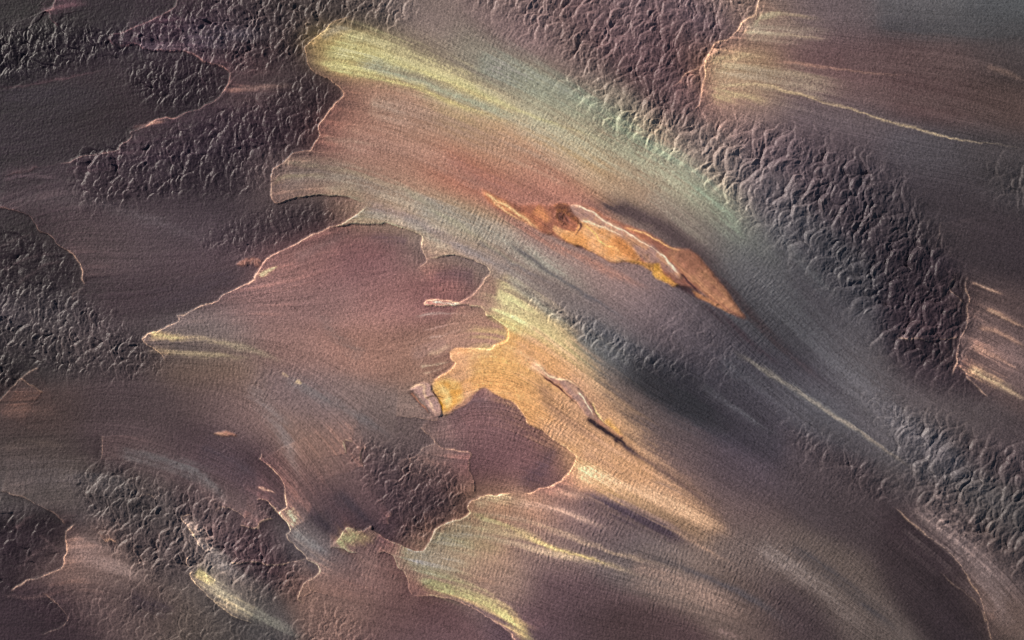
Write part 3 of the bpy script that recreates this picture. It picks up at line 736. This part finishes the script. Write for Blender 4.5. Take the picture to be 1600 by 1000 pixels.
# id, label, outline
LOBES = [
 (20, 'long lime yellow silt tongue with rounded head at upper left, fading green to the right', 'silt plume',
  '560,18 520,35 500,53 480,70 476,78 479,90 483,103 495,115 510,122 525,132 534,141 620,150 720,178 820,225 920,270 1020,310 1100,370 1150,420 1190,400 1150,340 1080,270 1000,215 920,165 850,135 760,100 680,60 620,35'),
 (21, 'pinkish brown silt bank between the yellow tongue and the upper orange sandbar', 'silt bank',
  '534,141 535,150 517,170 498,195 498,212 482,236 560,240 640,262 700,285 750,292 800,316 860,318 960,330 1060,370 1100,400 1100,370 1020,310 920,270 820,225 720,178 620,150'),
 (22, 'grey green silt tongue with a narrow rounded head just below the pinkish bank', 'silt plume',
  '482,236 459,240 430,260 422,285 429,315 460,310 485,305 535,307 572,319 600,325 640,345 700,372 760,405 830,445 930,500 1040,560 1090,560 1000,500 900,440 830,390 760,330 700,285 640,262 560,240'),
 (23, 'broad purple brown silt bank with long curved left front, left of the pale silt fingers', 'silt bank',
  '573,320 555,337 530,351 495,363 460,383 440,392 415,405 400,430 370,450 345,464 305,483 277,493 262,510 235,519 222,529 300,545 400,560 470,580 540,620 600,640 640,605 660,580 640,540 650,480 650,420 667,408 662,396 661,373 634,358 607,350 640,345 600,325'),
 (24, 'rounded reddish brown silt bank ending in ragged pale fingers above the bright orange sand', 'silt bank',
  '667,408 690,400 720,400 747,410 767,425 752,448 734,465 700,469 672,478 717,477 750,480 759,495 784,505 795,520 787,535 764,546 712,545 703,550 711,568 694,584 679,594 640,605 660,580 640,540 650,480 650,420'),
 (25, 'olive to orange silt bank surrounding the small lower sandbar', 'silt bank',
  '767,425 752,448 734,465 717,477 759,495 784,505 795,520 787,535 764,546 737,543 790,560 860,640 842,669 867,688 899,711 980,730 1100,790 1180,850 1240,860 1150,770 1040,690 980,620 930,560 860,490 810,445'),
 (26, 'tan tongue of silt leaving the right rim of the dark basin below the small sandbar', 'silt plume',
  '899,711 899,720 893,730 878,749 857,760 960,790 1050,825 1150,870 1230,900 1240,860 1180,850 1100,790 980,730'),
 (27, 'yellow edged silt bank with scalloped front under the dark basin', 'silt bank',
  '857,760 833,770 797,771 755,776 736,785 731,794 734,801 710,813 686,822 675,838 657,861 624,851 594,836 580,821 587,863 609,865 619,876 640,923 700,915 800,940 830,900 820,840 900,865 1000,890 1100,900 1150,870 1050,825 960,790'),
 (28, 'small ochre silt spit with a pointed tip under the deepest dark pool', 'silt spit',
  '580,821 564,828 552,827 544,825 532,836 514,856 534,857 560,862 587,863 594,836'),
 (29, 'brown rippled silt bank below the ochre spit, edged by a thin pale line', 'silt bank',
  '514,856 534,857 587,863 609,865 619,876 640,923 646,931 720,955 790,1000 790,1100 560,1100 560,960 480,945 467,936 480,908 498,888 500,870'),
 (30, 'bright lime yellow streak of silt at the bottom edge of the photo', 'silt plume',
  '640,905 700,905 760,930 810,960 860,1010 880,1100 800,1100 800,1000 760,960 720,940 667,930'),
 (31, 'brown silt bank with a scalloped front running down between two dark left pools', 'silt bank',
  '300,545 400,560 470,580 540,620 545,690 560,740 600,790 580,821 552,827 514,856 500,870 478,872 460,853 446,837 453,830 437,806 448,791 446,770 430,736 407,719 407,698 380,650 320,600'),
 (32, 'narrow grey silt bank with a yellowish nose near the lower left', 'silt bank',
  '300,803 286,804 292,822 314,853 329,866 299,863 289,877 305,889 297,895 300,905 337,943 397,975 470,1010 520,1010 440,960 380,920 350,870 320,830'),
 (33, 'fan of pale streaked silt with a scalloped front at the upper right', 'silt fan',
  '1195,-20 1181,13 1161,33 1137,62 1117,68 1101,97 1102,114 1093,157 1089,168 1180,190 1290,220 1400,260 1600,270 1720,270 1720,-100 1195,-100'),
 (34, 'streaked brown silt fan against the right edge, beside the end of the dark wave field', 'silt fan',
  '1514,430 1507,447 1512,466 1510,497 1500,527 1494,555 1497,572 1512,592 1544,622 1600,650 1720,700 1720,460 1600,440'),
 (35, 'smooth pale brown silt bank with a dark curved foot at the lower right corner', 'silt bank',
  '1396,790 1440,830 1494,876 1530,930 1545,983 1548,1100 1720,1100 1720,960 1600,900 1500,830 1430,795'),
 (36, 'blue grey silt bank with a stepped front of pale points at the far left', 'silt bank',
  '-10,322 43,337 63,361 93,385 118,405 130,423 133,448 200,450 290,450 345,430 400,400 300,385 200,330 100,300 0,290'),
 (37, 'tan silt bank beside the dark round pool at the lower left edge', 'silt bank',
  '120,817 104,832 105,860 98,886 60,903 30,915 17,927 90,943 105,968 160,960 230,910 165,850'),
 (38, 'smooth grey silt spit with a pale curved tip near the upper left', 'silt spit',
  '359,117 350,142 325,163 291,175 250,185 222,200 203,207 205,215 185,233 250,218 340,175 420,145 478,112 478,96 400,112'),
]
BARS = {50: BARA, 51: ORANGE, 52: BARC, 53: ISLET, 54: SHARD}

for i, idx in WATERS.items():
    for k_ in idx:
        m = blur(inside(P(LP[k_])).astype(f32), 6, 1) + .35 * fbm(gx, gy, 18, 900 + i, 3) > .5
        lab[m] = i
region(12, '960,540 1060,580 1180,690 1120,700 1020,640 950,580')
for (i, lbl, cat, poly) in LOBES: region(i, poly)
for i, idx in WATERS.items():                    # the basins stay water where banks only brush them
    if i in (9,):
        for k_ in idx: lab[(inside(P(LP[k_]), 6) > .6) & np.isin(lab, [0, 20])] = i
region(8, '680,700 735,706 743,776 730,795 657,860 607,842 600,790 560,740 541,710 545,690 600,690 655,668 700,650 761,608 800,627 825,662 899,711 893,730 857,760 810,773 747,780')
rimlab = np.zeros((H, W), bool)
for sl, m in RIMS: rimlab[sl] |= m
rimlab &= np.isin(lab, [l_[0] for l_ in LOBES])
lab[rimlab] += 200
m = inside(ORANGE); lab[m] = 151
lab[inside(SLAB)] = 251
for i, p_ in ((50, BARA), (52, BARC), (53, ISLET), (54, SHARD)): lab[inside(p_)] = 100 + i
for i, p_ in ((250, CRUST_A), (350, SAND_A), (350, SAND_A2), (450, GRASS_A), (252, CRUST_C)):
    mm = inside(p_)
    lab[mm & np.isin(lab, [150, 250, 350, 152])] = i

# ------------------------------------------------------------------ meshes
cell = lab[:-1, :-1].copy()
vidx = np.arange(H * W, dtype=np.int64).reshape(H, W)
PX = ((gx - 800) * S).ravel(); PY = ((500 - gy) * S).ravel(); PZ = hgt.ravel(); CR = col.reshape(-1, 3)

def mesh_from(name, ids, mat, origin=(0, 0, 0)):
    sel = np.isin(cell, ids)
    r, c = np.where(sel)
    if len(r) == 0: return None
    quads = np.stack([vidx[r, c], vidx[r + 1, c], vidx[r + 1, c + 1], vidx[r, c + 1]], 1)
    uniq, inv = np.unique(quads, return_inverse=True)
    inv = inv.reshape(-1).astype(np.int32); nf = len(quads)
    me = bpy.data.meshes.new(name)
    me.vertices.add(len(uniq)); co = np.stack([PX[uniq] - origin[0], PY[uniq] - origin[1], PZ[uniq] - origin[2]], 1).astype(f32)
    me.vertices.foreach_set('co', co.ravel())
    me.loops.add(nf * 4); me.loops.foreach_set('vertex_index', inv)
    me.polygons.add(nf); me.polygons.foreach_set('loop_start', np.arange(0, nf * 4, 4, dtype=np.int32))
    me.polygons.foreach_set('loop_total', np.full(nf, 4, np.int32))
    me.polygons.foreach_set('use_smooth', np.ones(nf, bool))
    at = me.attributes.new('silt', 'FLOAT_COLOR', 'POINT')
    at.data.foreach_set('color', np.concatenate([CR[uniq], np.ones((len(uniq), 1), f32)], 1).astype(f32).ravel())
    me.materials.append(mat); me.update(); me.validate()
    o = bpy.data.objects.new(name, me); C.collection.objects.link(o)
    o.location = origin
    return o

def centre(ids):
    r, c = np.where(np.isin(cell, ids)); z = hgt[r, c]
    return (float((c.mean() + X0 - 800) * S), float((500 - r.mean() - Y0) * S), float(z.min()))

def pieces(ids):                                # connected pieces of a set of cells
    todo = set(zip(*[a.tolist() for a in np.where(np.isin(cell, ids))])); out = []
    while todo:
        st = [todo.pop()]; comp = list(st)
        while st:
            a, b = st.pop()
            for n_ in ((a + 1, b), (a - 1, b), (a, b + 1), (a, b - 1)):
                if n_ in todo: todo.remove(n_); st.append(n_); comp.append(n_)
        out.append(comp)
    return out

def thing(name, label, cat, ids, parts, group=None):
    org = centre(ids)
    t = bpy.data.objects.new(name, None); C.collection.objects.link(t); t.location = org
    t.empty_display_size = 1
    t['label'] = label; t['category'] = cat
    if group: t['group'] = group
    for (pn, pid, mat, plabel) in parts:
        o = mesh_from(pn, pid, mat, org)
        if o is None: continue
        o.parent = t; o.location = (0, 0, 0)
        if plabel: o['label'] = plabel
    return t

o = mesh_from('riverbed', [0], M_BED); o['kind'] = 'structure'
for i in list(WATERS) + [12]:
    o = mesh_from('river_water', [i], M_WATER)
    if o: o['kind'] = 'structure'
nid = 1000
EDGES = {}
for (i, lbl, cat, poly) in LOBES:                # each separate stretch of scarp is a part; crumbs go back to the bank
    EDGES[i] = []
    for comp in pieces([200 + i]):
        rr, cc_ = np.array(comp).T
        if len(comp) < 60: cell[rr, cc_] = i
        else: cell[rr, cc_] = nid; EDGES[i].append(nid); nid += 1
KIND = {'silt plume': 'silt_plume', 'silt bank': 'silt_bank', 'silt spit': 'silt_spit', 'silt fan': 'silt_fan'}
for (i, lbl, cat, poly) in LOBES:
    thing(KIND[cat], lbl, cat, [i] + EDGES[i], [('bank_top', [i], M_LOBE, None)] + [('scarp_edge', [e_], M_RIM, None) for e_ in EDGES[i]])
thing('sandbar', 'long upper sandbar, orange and pale mud with a white ridge line, tapering at both ends', 'sandbar', [150, 250, 350, 450],
      [('bar_body', [150], M_SAND, None), ('sand_flat', [350], M_SAND, 'smooth bright orange sand'),
       ('mud_crust', [250], M_CRUST, 'pale pinkish grey crust with a white ridge'), ('sedge_tuft', [450], M_GRASS, 'ragged brown tuft at the top edge')])
thing('sandbar', 'vivid orange yellow sandbar with a pinkish grey mud slab at its lower left corner', 'sandbar', [151, 251],
      [('sand_flat', [151], M_SAND, 'bright orange yellow sand'), ('mud_slab', [251], M_CRUST, 'pinkish grey mud slab')])
thing('sandbar', 'narrow curved lower sandbar with white crest lines and a dark channel along its side', 'sandbar', [152, 252],
      [('bar_body', [152], M_SAND, None), ('mud_crust', [252], M_CRUST, 'pale grey crust with white lines')])
thing('islet', 'tiny pale peach islet alone above the dark pool at lower left', 'islet', [153], [('islet_top', [153], M_SAND, None)])
thing('mud_shard', 'small broken reddish mud patch at the left front of the purple brown bank', 'mud patch', [154], [('mud_top', [154], M_CRUST, None)])

# ------------------------------------------------------------------ the plain beyond, reaching far past the surveyed reach
def outer():
    hx = (X1 - 800) * S; hy = (500 - Y0) * S
    xs = np.concatenate([-hx - 900 * np.linspace(1, 0, 46)[:-1] ** 2.4, np.linspace(-hx, hx, 93), hx + 900 * np.linspace(0, 1, 46)[1:] ** 2.4])
    ys = np.concatenate([-hy - 900 * np.linspace(1, 0, 46)[:-1] ** 2.4, np.linspace(-hy, hy, 61), hy + 900 * np.linspace(0, 1, 46)[1:] ** 2.4])
    ex, ey = np.meshgrid(xs, ys)
    qx = np.clip(ex / S + 800 - X0, 0, W - 1).astype(int); qy = np.clip(500 - ey / S - Y0, 0, H - 1).astype(int)
    z = hgt[qy, qx]
    d = np.maximum(np.abs(ex) - hx, np.abs(ey) - hy)
    z = z + .4 * fbm(ex.astype(f32), ey.astype(f32), 40, 70, 4) * np.clip(d / 30, 0, 1)
    z = np.where(d < -1e-3, z - 1.2, z)             # runs on underneath the surveyed reach
    cc = col[qy, qx]; mean = lin([82, 70, 72])
    k = np.clip(d / 60, 0, 1)[..., None]
    pat = (1 + .5 * fbm((ex * .6 + ey * .8).astype(f32) * .35, (ex * -.8 + ey * .6).astype(f32), 18, 77, 4))[..., None]
    cc = cc * (1 - k) + mean * pat * k
    nr, ncc = ex.shape; vi = np.arange(nr * ncc).reshape(nr, ncc)
    r, c = np.where(np.ones((nr - 1, ncc - 1), bool))
    f = np.stack([vi[r, c], vi[r, c + 1], vi[r + 1, c + 1], vi[r + 1, c]], 1)
    me = bpy.data.meshes.new('ground')
    me.from_pydata(np.stack([ex.ravel(), ey.ravel(), z.ravel()], 1).tolist(), [], f.tolist())
    at = me.attributes.new('silt', 'FLOAT_COLOR', 'POINT')
    at.data.foreach_set('color', np.concatenate([cc.reshape(-1, 3), np.ones((nr * ncc, 1))], 1).astype(f32).ravel())
    me.polygons.foreach_set('use_smooth', np.ones(len(f), bool)); me.materials.append(M_BED); me.update()
    o = bpy.data.objects.new('ground', me); C.collection.objects.link(o); o['kind'] = 'structure'
outer()
